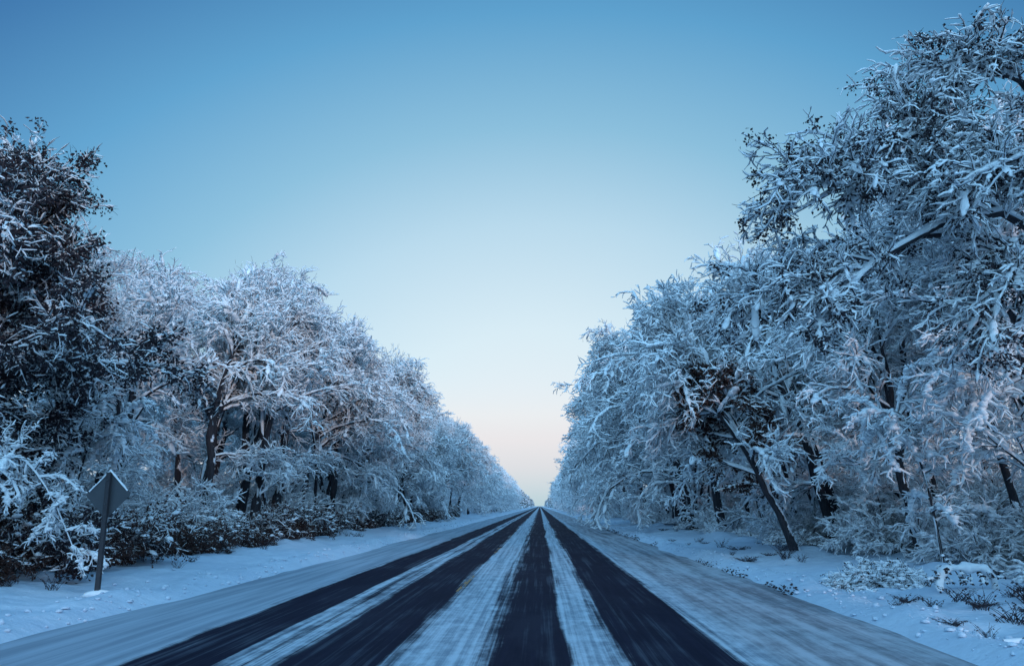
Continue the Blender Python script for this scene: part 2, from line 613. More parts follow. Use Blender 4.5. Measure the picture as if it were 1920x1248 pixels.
q = t.m('ADD', q, t.m('MULTIPLY', t.m('SUBTRACT', blotch, .5), .38))
mask = t.step(q, .28, .80)
# a few stray lumps of snow lying in the bare wheel tracks
vor = t.n('ShaderNodeTexVoronoi', feature='F1')
mp = t.n('ShaderNodeMapping')
mp.inputs['Scale'].default_value = (1.0, .35, 1)
t.l(c, mp.inputs[0])
t.l(mp.outputs[0], vor.inputs['Vector'])
vor.inputs['Scale'].default_value = .9
vsep = t.n('ShaderNodeSeparateColor')
t.l(vor.outputs['Color'], vsep.inputs[0])
lump = t.m('MULTIPLY', t.step(t.m('ADD', vor.outputs['Distance'], t.m('MULTIPLY', t.m('SUBTRACT', blotch, .5), .10)), .10, .05), t.m('GREATER_THAN', vsep.outputs[0], .80))
mask = t.m('MAXIMUM', mask, t.m('MULTIPLY', lump, .8))
asph = t.mix(t.step(stretched(9, .35, 1, 5, .7, 31), .3, .75), (0.010, 0.010, 0.022, 1), (0.018, 0.018, 0.037, 1))
grain = stretched(60, 40, 1, 2, .6, 3)
asph = t.mix(t.m('MULTIPLY', grain, .35), asph, (0.022, 0.025, 0.042, 1))
asph = t.mix(t.step(stretched(1.1, .25, 1, 5, .65, 47), .48, .66, 0, .55), asph, (0.030, 0.031, 0.050, 1))
# faint frost film in the wheel tracks
asph = t.mix(t.step(t.m('ADD', streak, t.m('MULTIPLY', patch, .5)), .74, 1.02, 0, .42), asph, (.14, .16, .20, 1))
# packed, driven-over snow: greyer; the right shoulder is sandy and brownish, the left cleaner
pk = t.mix(t.step(t.m('ADD', streak, t.m('MULTIPLY', t.m('SUBTRACT', blotch, .5), .8)), .3, .7), (.26, .31, .37, 1), (.56, .63, .70, 1))
rs = t.mix(t.step(t.m('ADD', stretched(3.2, .16, 1, 5, .65, 23), t.m('MULTIPLY', t.m('SUBTRACT', blotch, .5), .5)), .32, .68), (.20, .205, .23, 1), (.50, .525, .575, 1))
ls = t.mix(t.step(stretched(4.0, .14, 1, 5, .6, 29), .35, .65), (.27, .32, .38, 1), (.40, .465, .54, 1))
rightm = t.step(xx, 2.3, 2.75)
leftm = t.step(xx, -4.2, -4.6)
sc_ = t.mix(rightm, t.mix(leftm, pk, ls), rs)
# edge towards the verge gets cleaner again
t.l(t.mix(mask, asph, sc_), b.inputs['Base Color'])
t.l(t.m('ADD', t.m('MULTIPLY', mask, .10), .85), b.inputs['Roughness'])
b.inputs['Specular IOR Level'].default_value = .05
bp = t.n('ShaderNodeBump')
bp.inputs['Strength'].default_value = .35
bp.inputs['Distance'].default_value = .03
t.l(t.m('ADD', t.m('MULTIPLY', mask, .8), t.m('MULTIPLY', blotch, .5)), bp.inputs['Height'])
t.l(bp.outputs[0], b.inputs['Normal'])
M['road'] = m_
xr = np.linspace(-6.5, 4.9, 60)
yr = np.concatenate([[-60, -10], np.linspace(0, 80, 120), np.linspace(84, 400, 60), np.linspace(420, 2500, 12)])
X, Y = np.meshgrid(xr, yr, indexing='ij')
Zr = .012 + .05 * (1 - ((X + .8) / 6) ** 2) * 0 - 0.004
nx, ny = X.shape
idx = np.arange(nx * ny).reshape(nx, ny)
g = Geo()
g.add(np.stack([X, Y, Zr], -1), np.stack([idx[:-1, :-1], idx[1:, :-1], idx[1:, 1:], idx[:-1, 1:]], -1).reshape(-1, 4))
tag(ob('road', g.mesh('road', [M['road']])), kind='structure')

# yellow centre dashes, mostly worn and buried: only slivers of paint show beside the middle ridge of snow
m_, t, b = mat('yellow_paint')
c = t.n('ShaderNodeTexCoord').outputs['Object']
mp = t.n('ShaderNodeMapping')
mp.inputs['Scale'].default_value = (14, .8, 1)
t.l(c, mp.inputs[0])
nz = t.noise(mp.outputs[0], 1.0, 5, .6)
al = t.step(nz, .46, .56, 0, .75)
b.inputs['Base Color'].default_value = (.50, .27, .10, 1)
b.inputs['Roughness'].default_value = .7
t.l(al, b.inputs['Alpha'])
g = Geo()
for y0, y1 in ((14.8, 18.2), (27, 30), (39.2, 42.2), (51.4, 54.4)):
    g.add([(-1.62, y0, .013), (-1.53, y0, .013), (-1.53, y1, .013), (-1.62, y1, .013)], [(0, 1, 2, 3)])
tag(ob('road_markings', g.mesh('road_markings', [m_], False)), kind='structure')

# ------------------------------------------------------------------ tree prototypes
ED = dict(sw=.021, sh=.037, gap=.20, nblob=2300, bsize=.088, bark_r=.075)
EDGE = [make_tree(100 + i, **{**ED, **kw}) for i, kw in enumerate([
    dict(H=10.5, lean=(1.6, .2), r=.19, bias=(.45, 0, 0), n1=13, L1=3.9, low=.42, low_extra=1),
    dict(H=11.2, lean=(1.0, -.4), r=.16, bias=(.35, .1, 0), n1=14, L1=3.5, nlead=3, droop1=.42, low=.38, low_extra=2),
    dict(H=9.8, lean=(2.2, .3), r=.15, bias=(.5, -.1, 0), n1=13, L1=4.0, nlead=2, droop1=.5, nblob=2200, low=.32, low_extra=2),
    dict(H=11.0, lean=(.8, .5), r=.20, bias=(.3, 0, .05), n1=12, L1=4.0, nlead=3, lead_ang=30, droop1=.22, up1=.2, n2=10, low=.45, low_extra=0),
    dict(H=9.2, lean=(2.8, -.3), r=.14, bias=(.55, 0, 0), n1=14, L1=3.7, nlead=1, droop1=.6, curve=1.8, low=.28, low_extra=3),
    dict(H=11.4, lean=(.5, .1), r=.14, bias=(.12, 0, .1), n1=12, L1=3.2, nlead=4, lead_ang=26, droop1=.05, up1=.45, n2=8, n3=5, n4=3, low=.45, low_extra=0, droop2=.05, nblob=300, sw=.015, sh=.024),
])]
FORK = [make_tree(250 + i, **{**ED, **kw}) for i, kw in enumerate([
    dict(H=11.0, lean=(.7, .1), r=.22, bias=(.2, 0, .1), n1=11, L1=3.0, low=.55, nlead=3, lead_ang=24, droop1=.15, up1=.3, n2=8, n3=5, n4=3, low_extra=2, bark_r=.09),
    dict(H=10.6, lean=(1.5, -.3), r=.20, bias=(.3, 0, .05), n1=11, L1=3.2, low=.5, nlead=3, lead_ang=30, droop1=.2, up1=.25, n2=8, n3=5, n4=3, low_extra=3, bark_r=.09, twist=.22),
    dict(H=9.6, lean=(2.6, .1), r=.17, bias=(.2, 0, .05), n1=11, L1=2.8, low=.5, nlead=2, lead_ang=25, droop1=.2, up1=.25, n2=8, n3=5, n4=3, low_extra=3, bark_r=.07, curve=1.1),
])]
POLE = [make_tree(270 + i, H=10.5 + i * .4, lean=(.6 - .5 * i, .3 * i), r=.085 + .015 * i, nlead=i % 2, low=.5, n1=9, L1=1.9, low_extra=1, n2=7, n3=5, n4=3, up1=.3, droop1=.2, sw=.018, sh=.03, nblob=260, wob=.14) for i in range(3)]
IN = dict(sw=.022, sh=.038, gap=.2, nblob=700, bsize=.085, n2=8, n3=6, n4=3)
INNER = [make_tree(200 + i, **{**IN, **kw}) for i, kw in enumerate([
    dict(H=11.0, lean=(.4, .2), r=.14, n1=14, L1=2.5, low=.30, nlead=1, low_extra=2),
    dict(H=11.4, lean=(-.5, .3), r=.17, n1=13, L1=2.7, low=.34, nlead=2, low_extra=2),
    dict(H=10.0, lean=(.7, -.6), r=.11, n1=14, L1=2.4, low=.22, nlead=1, low_extra=4),
    dict(H=9.5, lean=(1.4, .3), r=.12, n1=10, L1=2.2, low=.5, nlead=2, low_extra=0),
])]
FAR = [make_tree(300 + i, **kw) for i, kw in enumerate([
    dict(H=10.5, lean=(1.4, 0), r=.13, bias=(.4, 0, 0), n1=16, L1=3.5, n2=8, n3=6, n4=0, L3=.9, sw=.055, sh=.09, nblob=300, bsize=.13),
    dict(H=11.2, lean=(.8, .4), r=.14, bias=(.3, 0, 0), n1=16, L1=3.6, n2=8, n3=6, n4=0, L3=.9, sw=.055, sh=.09, nblob=300, bsize=.13, nlead=3),
    dict(H=9.5, lean=(2.0, -.3), r=.12, bias=(.45, 0, 0), n1=16, L1=3.4, n2=8, n3=6, n4=0, L3=.9, sw=.055, sh=.09, nblob=300, bsize=.13, droop1=.5),
])]


def make_conifer(seed, H=8, rb=1.7, levels=26, per=9, sag=.35, sw=.09):
    rng = np.random.default_rng(seed)
    T, TR = trunk_line(H, (0, 0), .01, .09, rng)
    P, Rr = [], []
    for i in range(levels):
        q = (i + .5) / levels
        z = .35 + q * (H - .5)
        L = rb * (1 - q) ** .85 + .12
        for j in range(per):
            a = rng.random() * 6.283
            k = np.linspace(0, 1, 5)
            ll = L * (.75 + .4 * rng.random())
            p = np.stack([np.cos(a) * k * ll, np.sin(a) * k * ll, z + (.12 * k - sag * k ** 2) * ll], 1)
            P.append(p)
            Rr.append(.012 * (1 - k) + .004)
    P, Rr = np.array(P), np.array(Rr)
    P[..., 2] = np.maximum(P[..., 2], .05)
    P2, R2 = child(P, Rr, 7, .2, 1, .42, 50, 3, .3, .1, rng, fall=.5, rk=.7, tip=.004)
    gt, gc, gs, gn = Geo(), Geo(), Geo(), Geo()
    bark(gt, T, TR, 8)
    bark(gt, P, Rr, 3)
    snow(gs, P, Rr, sw, sw * .8, .1, 3, rng=rng)
    snow(gs, P2, R2, sw * .5, sw * .5, .2, 3, rng=rng)
    c_, d_ = pick(P2, 5000, rng)
    leaves(gn, c_, .13, rng, hang=.5)
    c_, d_ = pick(P, 2500, rng, .1)
    leaves(gn, c_, .15, rng, hang=.6)
    return [('trunk', gt.mesh('trunk', [M['bark']])), ('crown', gn.mesh('crown', [M['needle']], False)), ('snow_cover', gs.mesh('snow_cover', [M['snow']]))]


M['needle'] = leaf_mat('needles', (0.012, 0.022, 0.020), (0.03, 0.05, 0.04))
CONIFER = [make_conifer(400, 8.5), make_conifer(401, 7.0, 1.5)]


def make_shrub(seed, H=1.6, spread=1.2, stems=14, sw=.03, sh=.05, nleaf=0, leaf='leaf', lsize=.08, nblob=120, bsize=.09, n3=5, droop=.45, n2=8, gap=.15, round_=False):
    """many stems fanning out of one rootstock"""
    rng = np.random.default_rng(seed)
    base = np.zeros((1, 4, 3))
    base[0, :, 2] = np.linspace(-.1, .12, 4)
    a = rng.random(stems) * 6.283
    P = np.zeros((stems, 7, 3))
    d = norm(np.stack([np.cos(a) * spread / H, np.sin(a) * spread / H, 0.7 + .5 * rng.random(stems)], 1))
    P[:, 0, :2] = rng.normal(size=(stems, 2)) * .12 * spread
    P[:, 0, 2] = -.05
    L = H * (.8 + .5 * rng.random(stems))
    for j in range(1, 7):
        P[:, j] = P[:, j - 1] + d * (L / 6)[:, None]
        d = d + rng.normal(size=d.shape) * .12
        d[:, 2] -= droop * j / 6
        d = norm(d)
    P[..., 2] = np.maximum(P[..., 2], .03 - .08 * (np.arange(7) == 0))
    Rr = np.linspace(.018, .006, 7)[None].repeat(stems, 0)
    P2, R2 = child(P, Rr, n2, .15, 1, H * .45, 45, 4, droop * .7, .18, rng, fall=.4, rk=.7, tip=.003)
    P3, R3 = child(P2, R2, n3, .15, 1, H * .2, 45, 3, .3, .2, rng, fall=.3, rk=.6, tip=.003)
    gt, gs = Geo(), Geo()
    bark(gt, P, Rr, 4)
    bark(gt, P2, R2, 3)
    bark(gt, P3, R3, 3)
    snow(gs, P, Rr, sw * 1.3, sh * 1.3, gap, 5, rng=rng)
    snow(gs, P2, R2, sw, sh, gap, 3, rng=rng)
    snow(gs, P3, R3, sw * .8, sh * .8, gap, 3, rng=rng)
    if nblob:
        c_, d_ = pick(P2, nblob, rng, .2)
        blobs(gs, c_ + (0, 0, .02), bsize, rng, flat=.62, dirs=None if round_ else d_ * (1, 1, .4), stretch=1.2, fine=True)
    out = [('branches', gt.mesh('branches', [M['twig']])), ('snow_cover', gs.mesh('snow_cover', [M['snow']]))]
    if nleaf:
        gl = Geo()
        c_, _ = pick(P3, nleaf // 4, rng)
        c_ = np.repeat(c_, 4, 0) + rng.normal(size=(len(c_) * 4, 3)) * lsize * .7
        c_[:, 2] = np.maximum(c_[:, 2], lsize * .6)
        leaves(gl, c_, lsize, rng)
        out.append(('leaves', gl.mesh('leaves', [M[leaf]], False)))
    return out


MOUND = [make_shrub(520, .75, 1.0, 30, round_=True, nblob=1100, sw=.010, sh=.016, n2=9, n3=6, bsize=.045, droop=1.1, nleaf=1500, leaf='leafdark', lsize=.04), make_shrub(521, .95, .9, 30, round_=True, nblob=1400, sw=.010, sh=.016, n2=9, n3=6, bsize=.05, droop=1.0, nleaf=1500, leaf='leafdark', lsize=.04)]
BROWN = [make_shrub(500, 1.4, 1.2, 18, nleaf=11000, lsize=.06, nblob=30, sw=.010, sh=.016, gap=.75),
         make_shrub(501, 1.0, 1.3, 18, nleaf=9000, lsize=.055, nblob=25, sw=.010, sh=.016, gap=.75),
         make_shrub(502, 1.7, 1.1, 18, nleaf=9000, lsize=.06, nblob=150, sw=.014, sh=.024, gap=.5)]
WHITE = [make_shrub(510, 1.5, 1.3, 24, nblob=500, sw=.019, sh=.03, n2=9, n3=6, bsize=.07),
         make_shrub(511, 2.4, 1.3, 20, nblob=600, sw=.02, sh=.034, n2=10, n3=7, bsize=.075),
         make_shrub(512, .85, 1.1, 28, nblob=700, sw=.018, sh=.028, n2=9, n3=5, bsize=.07, droop=.7),
         make_shrub(513, 3.4, 1.5, 16, nblob=700, sw=.02, sh=.034, n2=11, n3=8, droop=.35, bsize=.08)]


def make_bowed(seed, H=3.2, reach=1.6, nbr=16, L=1.5, w=.07, hang=1.2, nblob=300, bsize=.07, stem_r=.035, drop=.5):
    """a sapling bent over by its load, its side branches hanging thick with snow"""
    rng = np.random.default_rng(seed)
    q = np.linspace(0, 1, 14)
    T = np.zeros((1, 14, 3))
    T[0, :, 0] = reach * (q ** 1.6)
    T[0, :, 2] = H * np.sin(q * np.pi * (.5 + drop * .35)) - .05
    T[0, :, 1] = np.cumsum(rng.normal(size=14) * .03)
    TR = (stem_r * (1 - .8 * q))[None]
    P1, R1 = child(T, TR, nbr, .14, 1, L, 75, 7, hang * .55, .12, rng, up=.05, fall=.2, rk=.6, rmax=.02, tip=.006)
    P2, R2 = child(P1, R1, 7, .1, 1, L * .35, 50, 4, .5, .18, rng, fall=.3, rk=.6, tip=.004)
    P3, R3 = child(P2, R2, 4, .1, 1, L * .17, 50, 3, .5, .18, rng, fall=.3, rk=.6, tip=.004)
    gt, gc, gs = Geo(), Geo(), Geo()
    bark(gt, T, TR, 7)
    bark(gc, P1, R1, 4)
    bark(gc, P2, R2, 3)
    bark(gc, P3, R3, 3)
    snow(gs, T, TR, w * 1.1, w * 1.2, .1, 5, rng=rng, steep=.0)
    snow(gs, P1, R1, w, w * 1.1, .05, 5, rng=rng, steep=.7)
    snow(gs, P2, R2, w * .55, w * .7, .1, 3, rng=rng, steep=.6)
    snow(gs, P3, R3, w * .35, w * .5, .1, 3, rng=rng, steep=.6)
    c_, d_ = pick(P1, nblob, rng, .2)
    blobs(gs, c_ + rng.normal(size=c_.shape) * .03, bsize, rng, flat=.8, fine=True)
    return [('trunk', gt.mesh('trunk', [M['bark']])), ('crown', gc.mesh('crown', [M['twig']])), ('snow_cover', gs.mesh('snow_cover', [M['snow']]))]


def G(x, y, dz=-.05):
    return (x, y, float(ground_h(x, y)) + dz)


prg = np.random.default_rng(77)
ordn = ['first', 'second', 'third', 'fourth', 'fifth', 'sixth', 'seventh', 'eighth', 'ninth', 'tenth', 'eleventh', 'twelfth', 'thirteenth', 'fourteenth', 'fifteenth']

# ------------------------------------------------------------------ hero trees
# near left: dark tree still in leaf, at the left edge
place(make_tree(900, H=8.2, lean=(.4, -.2), r=.18, nlead=3, lead_ang=34, n1=18, L1=2.8, low=.10, low_extra=8, bias=(.2, 0, 0), droop1=.22, n2=9, n3=6, n4=4,
                nleaf=100000, leaf='leafdark', lsize=.08, clus=30, nblob=2600, bsize=.06, sw=.013, sh=.024, gap=.4, up1=.15, bark_r=.07), 'oak_tree', G(-12.0, 14.4), 0.1,
      label='tall oak still thick with dark dead leaves at the left edge of the road view', cat='tree')
# near right: huge snow-laden tree reaching over the road
def rel(*p):
    return [(x - 9.8, y - 12.0, z) for x, y, z in p]


BOUGHS = [rel((9.4, 12, 5.0), (8.0, 11.4, 6.4), (6.2, 11, 6.7), (4.8, 10.6, 6.2), (3.75, 10.3, 5.5)),
          rel((9.3, 12, 5.8), (8.0, 11.6, 7.0), (6.6, 11.2, 7.3), (5.6, 10.8, 6.9), (4.9, 10.6, 6.4)),
          rel((9.2, 12, 6.6), (8.4, 11.6, 8.3), (7.5, 11.3, 8.8), (6.7, 11.0, 8.4)),
          rel((9.5, 12, 4.4), (8.2, 11.4, 5.9), (6.8, 11.0, 6.1), (5.4, 10.7, 5.3), (4.3, 10.4, 4.3), (3.9, 10.3, 3.8)),
          rel((9.4, 12.1, 4.8), (8.0, 11.9, 5.9), (6.0, 11.9, 5.9), (4.6, 11.8, 5.2), (3.7, 11.7, 4.6)),
          rel((9.4, 11.9, 5.4), (8.6, 11.0, 6.4), (7.4, 10.4, 6.5), (6.4, 10.0, 6.0)),
          rel((9.5, 11.9, 4.2), (8.4, 11.2, 5.0), (7.2, 10.8, 4.9), (6.2, 10.5, 4.1))]
place(make_tree(910, H=9.9, lean=(-.4, -.3), r=.22, nlead=1, lead_ang=12, taper=.8, n1=6, L1=2.4, low=.6, low_extra=0, bias=(-.5, -.05, .0), droop1=.26, a1=48, L2=1.15, L3=.6, L4=.24,
                boughs=BOUGHS, n2=8, n3=6, n4=5, nblob=6000, bsize=.05, sw=.013, sh=.024, up1=.2, twist=.10, gap=.25, droop2=.6, bark_r=.085, nleaf=26000, leaf='leafdark', lsize=.055, clus=25), 'roadside_tree', G(9.8, 12.0), 0,
      label='huge snow-laden tree whose limbs reach over the road from the right edge', cat='tree')
# leaning right tree with brown leaves around its lower trunk
place(make_tree(921, H=7.5, lean=(-2.9, 0), r=.105, nlead=2, lead_ang=28, n1=17, L1=3.0, low=.33, low_extra=2, bias=(-.12, 0, 0), droop1=.22, a1=65, curve=1.05,
                nleaf=16000, leaf='leaf', lsize=.09, leaf_low=5.2, nblob=2600, bsize=.08, n4=4, sw=.022, sh=.036, gap=.2, up1=.15, bark_r=.08), 'leaning_tree', G(7.45, 22.6), 0,
      label='snowy tree leaning to the road with brown leaves clinging round its lower trunk', cat='tree')

used = []


def front(side, y, x, proto, sc, label=None, group=None, name='snowy_tree'):
    rot = (0 if side < 0 else math.pi) + prg.uniform(-.4, .4)
    used.append((x, y))
    return place(proto, name, G(x, y), rot, sc, prg.choice([-1, 1]), label, 'tree', group, 1.0)


# front row, left
yl = [18.5, 22.5, 27, 31, 34.5, 38.5, 42.5, 46.5, 51, 55.5, 60, 65, 70, 75.5, 81, 87, 93, 99.5, 106, 113]
PR = EDGE + FORK
kl = [5, 6, 7, 3, 6, 2, 3, 4, 0, 5, 2, 1, 4, 3, 0, 2, 1, 5, 4, 0]
for i, y in enumerate(yl):
    x = -12.4 + prg.uniform(-.4, .5) - (.6 if i < 2 else 0) + (.5 if i > 8 else 0)
    sc = [.72, .78, .92, 1.02, 1.0, 1.06, .92, 1.04, .96, 1.08][i % 10]
    if i < 15:
        front(-1, y, x, PR[kl[i]], sc, 'snow-covered tree, %s beyond the leafy oak in the front row left of the road' % ordn[i], 'trees in the front row left of the road')
    else:
        front(-1, y, x, PR[kl[i]], sc, 'snow-covered tree far along the front row left of the road', 'far trees in the front row left of the road')
yr_ = [17.8, 28.5, 31, 35, 39, 43, 47.5, 52, 57, 62, 67, 72.5, 78, 84, 90, 96.5, 103, 110]
kr = [5, 0, 5, 2, 3, 4, 0, 1, 2, 4, 3, 0, 4, 2, 0, 1, 4, 3]
for i, y in enumerate(yr_):
    x = 9.9 + prg.uniform(-.4, .4) + (2.0 if i < 1 else .6 if i < 4 else 0) - (1.0 if i > 3 else 0)
    sc = [.90, .70, .78, .90, 1.12, 1.22, 1.12, 1.25, 1.15, 1.2][i % 10]
    if i < 14:
        lb = 'snow-covered tree, %s past the overhanging one in the front row right of the road' % ordn[i]
        front(1, y, x, EDGE[kr[i]], sc, lb, 'trees in the front row right of the road')
    else:
        front(1, y, x, EDGE[kr[i]], sc, 'snow-covered tree far along the front row right of the road', 'far trees in the front row right of the road')
for k, xy, rot, sc, lb in (
    (0, (-11.0, 29.0), .3, .88, 'snowy tree with a dark forked trunk standing forward at the left treeline'),
    (1, (-11.2, 40.0), -.2, .9, 'snowy tree with a crooked dark trunk at the left treeline past the forked one'),
    (2, (9.7, 25.2), 3.1, 1.0, 'slim dark-trunked tree tilting to the road just right of the brown-leaved leaning tree'),
    (2, (10.3, 25.9), 2.9, .95, 'second slim dark trunk tilting beside its twin right of the brown-leaved leaning tree'),
    (1, (9.6, 19.6), 3.3, .72, 'tree with a crooked dark trunk between the leaning tree and the right edge'),
    (0, (10.6, 15.8), 2.6, .95, 'upright dark-trunked tree behind the drooping sapling at the right edge'),
):
    place(FORK[k], 'dark_trunk_tree', G(*xy), rot, sc, 1, lb, 'tree', 'dark-trunked trees at the treeline')
for side, gx in ((-1, 'left'), (1, 'right')):
    y = 28.0 if side < 0 else 18.0
    while y < 75:
        place(POLE[prg.integers(3)], 'slender_tree', G(side * ((12.0 if side < 0 else 10.2) + prg.uniform(-.5, 1.2)), y), prg.random() * 6.28, prg.uniform(.82, .98), prg.choice([-1, 1]),
              'slender straight dark trunk with a thin snowy top among the %s front trees' % gx, 'tree', 'slender dark trunks among the %s front trees' % gx)
        y += prg.uniform(1.8, 3.6)
# second, third, fourth rows
for side, gx in ((-1, 'left'), (1, 'right')):
    b0 = -15.6 if side < 0 else 13.2
    for row, (off, st, y0, y1) in enumerate(((0, 4.6, 17, 115), (4.0, 5.2, 20, 95), (8.5, 6.0, 24, 84))):
        y = y0
        while y < y1:
            x = b0 + side * (off + prg.uniform(-1, 1))
            pr_ = INNER[prg.integers(4)] if prg.random() < .75 else EDGE[prg.integers(6)]
            place(pr_, 'forest_tree', G(x, y), prg.random() * 6.28, prg.uniform(.85, 1.0), prg.choice([-1, 1]),
                  'slender snowy tree deep in the woods behind the front row %s of the road' % gx, 'tree', 'trees in the %s woods behind the front row' % gx)
            y += st * prg.uniform(.75, 1.25)
    # far stretch
    f0 = -11.5 if side < 0 else 9.0
    y = 118
    while y < 330:
        for off in (0, 4.5):
            place(FAR[prg.integers(3)], 'distant_tree', G(f0 + side * (off + prg.uniform(-.5, .6)), y + prg.uniform(-1, 1) + off * .5), (0 if side < 0 else math.pi) + prg.uniform(-.5, .5),
                  prg.uniform(.88, 1.08) * (1.0 if side < 0 else 1.08), prg.choice([-1, 1]),
                  'far-off snow-covered tree where the %s tree wall narrows towards the horizon' % gx, 'tree', 'far-off trees along the %s side' % gx)
        y += 6.8 if y < 200 else 10

# ------------------------------------------------------------------ undergrowth
# brown-leaved shrubs along the foot of the left woods
yy = 12.2
i = 0
while yy < 92:
    x = -10.3 + prg.uniform(-.5, .35)
    k = prg.integers(3)
    lb = 'low brown-leaved shrub at the foot of the left tree row, %s from the near end' % ordn[i] if i < 15 else 'low brown shrub in the far part of the strip below the left trees'
    place(BROWN[k], 'brown_shrub', G(x, yy), prg.random() * 6.28, prg.uniform(.65, 1.05), 1, lb, 'shrub', 'brown shrubs below the left trees')
    yy += prg.uniform(1.2, 2.0) if yy < 40 else prg.uniform(2.4, 3.6)
    i += 1
for side, gx in ((-1, 'left'), (1, 'right')):
    y = 11.5 if side < 0 else 9.5
    while y < 100:
        for off, ks in ((0, (0, 2, 0, 1)), (2.2, (1, 0, 0)), (5.5, (1, 3, 1))):
            bx = (-11.8 if side < 0 else 9.2) + side * (off + prg.uniform(-.6, .6))
            if side > 0 and off == 0 and y < 40:
                bx += .5
            k = ks[prg.integers(len(ks))]
            place(WHITE[k], 'snowy_shrub', G(bx, y + prg.uniform(-1, 1)), prg.random() * 6.28, prg.uniform(.8, 1.15), 1,
                  'snow-buried shrub in the undergrowth beneath the %s trees' % gx, 'shrub', 'snowy shrubs beneath the %s trees' % gx)
        y += prg.uniform(2.6, 3.4) if y < 50 else prg.uniform(4, 5.5)

# ------------------------------------------------------------------ distant woods and the spruces at the far left
woods_src = []
for side in (-1, 1):
    g = Geo()
    wr = np.random.default_rng(5 + side)
    y = 335.0
    while y < 1500:
        for off in (0, 5, 10):
            x = side * (11.5 + off) + wr.uniform(-1, 1) - .5
            H = wr.uniform(7, 11.5)
            n = 150
            q = wr.random(n) ** .8
            rr = (2.3 * (1 - q) ** .6 + .15) * np.sqrt(wr.random(n))
            a = wr.random(n) * 6.283
            c_ = np.stack([x + rr * np.cos(a), y + rr * np.sin(a), .3 + q * H], 1)
            blobs(g, c_[: n // 2], .55, wr, 0, .45)
            blobs(g, c_[n // 2:] - (0, 0, .2), .5, wr, 1, .45)
        y += 6 + (y - 335) * .02
    o = ob('distant_woods', g.mesh('distant_woods', [M['snow'], M['needle']], False))
    tag(o, 'hazy mass of far snow-covered woods at the %s of the vanishing road' % ('left' if side < 0 else 'right'), 'woods', kind='stuff')

for i, (x, y, s) in enumerate([(-11.2, 236, .9), (-11.5, 262, 1.0), (-11.0, 288, .95), (-11.6, 312, 1.05), (-11.2, 330, 1.0)]):
    place(CONIFER[i % 2], 'spruce_tree', G(x, y), i * 1.3, s * 1.15, 1, 'pointed snowy spruce far down the left side near the horizon', 'tree', 'far spruces at the left')

# ------------------------------------------------------------------ bowed saplings and snow-loaded boughs
BOW = [make_bowed(600, 3.6, 1.0, 24, 1.5, .05, nblob=900), make_bowed(601, 4.4, 1.0, 26, 1.9, .06, nblob=1100, hang=1.5), make_bowed(602, 2.2, 1.9, 26, .8, .03, nblob=260, drop=1.25, bsize=.05)]
for k, xy, rot, sc, lb in (
    (0, (8.7, 17.0), 2.9, 1.0, 'bent sapling hung with thick snow behind the snow hoop, right of the leaning tree'),
    (1, (10.2, 15.6), 2.6, 1.0, 'tall drooping sapling heavy with long hanging snow at the right edge'),
    (0, (9.6, 21.6), 3.4, .9, 'bowed sapling with snow clumps just right of the leaning tree foot'),
    (1, (-10.6, 44.0), .2, 1.35, 'bowed broken top hung with a thick snow sleeve midway down the left trees'),
    (0, (-10.9, 17.2), .4, .95, 'rounded snow-heaped sapling behind the road sign'),
    (2, (-9.9, 12.6), .3, 1.0, 'low snow-laden sapling arched over at the left edge'),
    (0, (9.9, 33.0), 3.0, .9, 'bowed sapling with snow clumps beyond the leaning tree'),
):
    place(BOW[k], 'bowed_sapling', G(*xy), rot, sc, 1, lb, 'sapling', 'snow-bent saplings')

# ------------------------------------------------------------------ road sign seen from behind
m_, t, b = mat('sign_back')
c = t.n('ShaderNodeTexCoord').outputs['Object']
t.l(t.mix(t.noise(c, 6, 4), (.05, .056, .066, 1), (.075, .082, .095, 1)), b.inputs['Base Color'])
b.inputs['Metallic'].default_value = .3
b.inputs['Roughness'].default_value = .6
M['sign'] = m_
m_, t, b = mat('sign_post')
c = t.n('ShaderNodeTexCoord').outputs['Object']
t.l(t.mix(t.noise(c, 14, 4), (.022, .022, .03, 1), (.05, .048, .055, 1)), b.inputs['Base Color'])
b.inputs['Roughness'].default_value = .8
M['post'] = m_
m_, t, b = mat('yellow_sheeting')
b.inputs['Base Color'].default_value = (.55, .36, .03, 1)
M['face'] = m_


def box(g, c0, size, mi=0, tw=None):
    x, y, z = np.array(size) / 2
    v = np.array([(a, b_, c_) for a in (-x, x) for b_ in (-y, y) for c_ in (-z, z)]) + np.array(c0)
    g.add(v, [(0, 1, 3, 2), (4, 6, 7, 5), (0, 4, 5, 1), (2, 3, 7, 6), (0, 2, 6, 4), (1, 5, 7, 3)], mi)


sg = tag(ob('road_sign', None, loc=G(-7.30, 12.6)), 'back of a dull grey diamond road sign on a dark post at the left verge', 'road sign')
sg.rotation_euler = (0, R(-1.2), R(-4))
g = Geo()
box(g, (0, -.03, .97), (.045, .03, 2.1))
box(g, (-.029, -.02, .97), (.016, .055, 2.1))
box(g, (.029, -.02, .97), (.016, .055, 2.1))
ob('post', g.mesh('post', [M['post']], False), sg)
g = Geo()
pts = []
hd, rr = .42, .06
for k in range(4):
    a = k * math.pi / 2
    for e in np.linspace(-45, 45, 6):
        aa = a + R(e)
        pts.append(((hd - rr * 1.414) * math.cos(a) + rr * math.cos(aa), (hd - rr * 1.414) * math.sin(a) + rr * math.sin(aa)))
pts = np.array(pts)
n = len(pts)
bk_ = np.stack([pts[:, 0], np.full(n, .012), pts[:, 1] + 1.66], 1)
fr_ = bk_ + (0, .004, 0)
g.add(np.concatenate([bk_, fr_]), [(i, (i + 1) % n, n + (i + 1) % n, n + i) for i in range(n)], 0)
g.add(bk_, [tuple(range(n))], 0)
g.add(fr_, [tuple(range(n - 1, -1, -1))], 1)
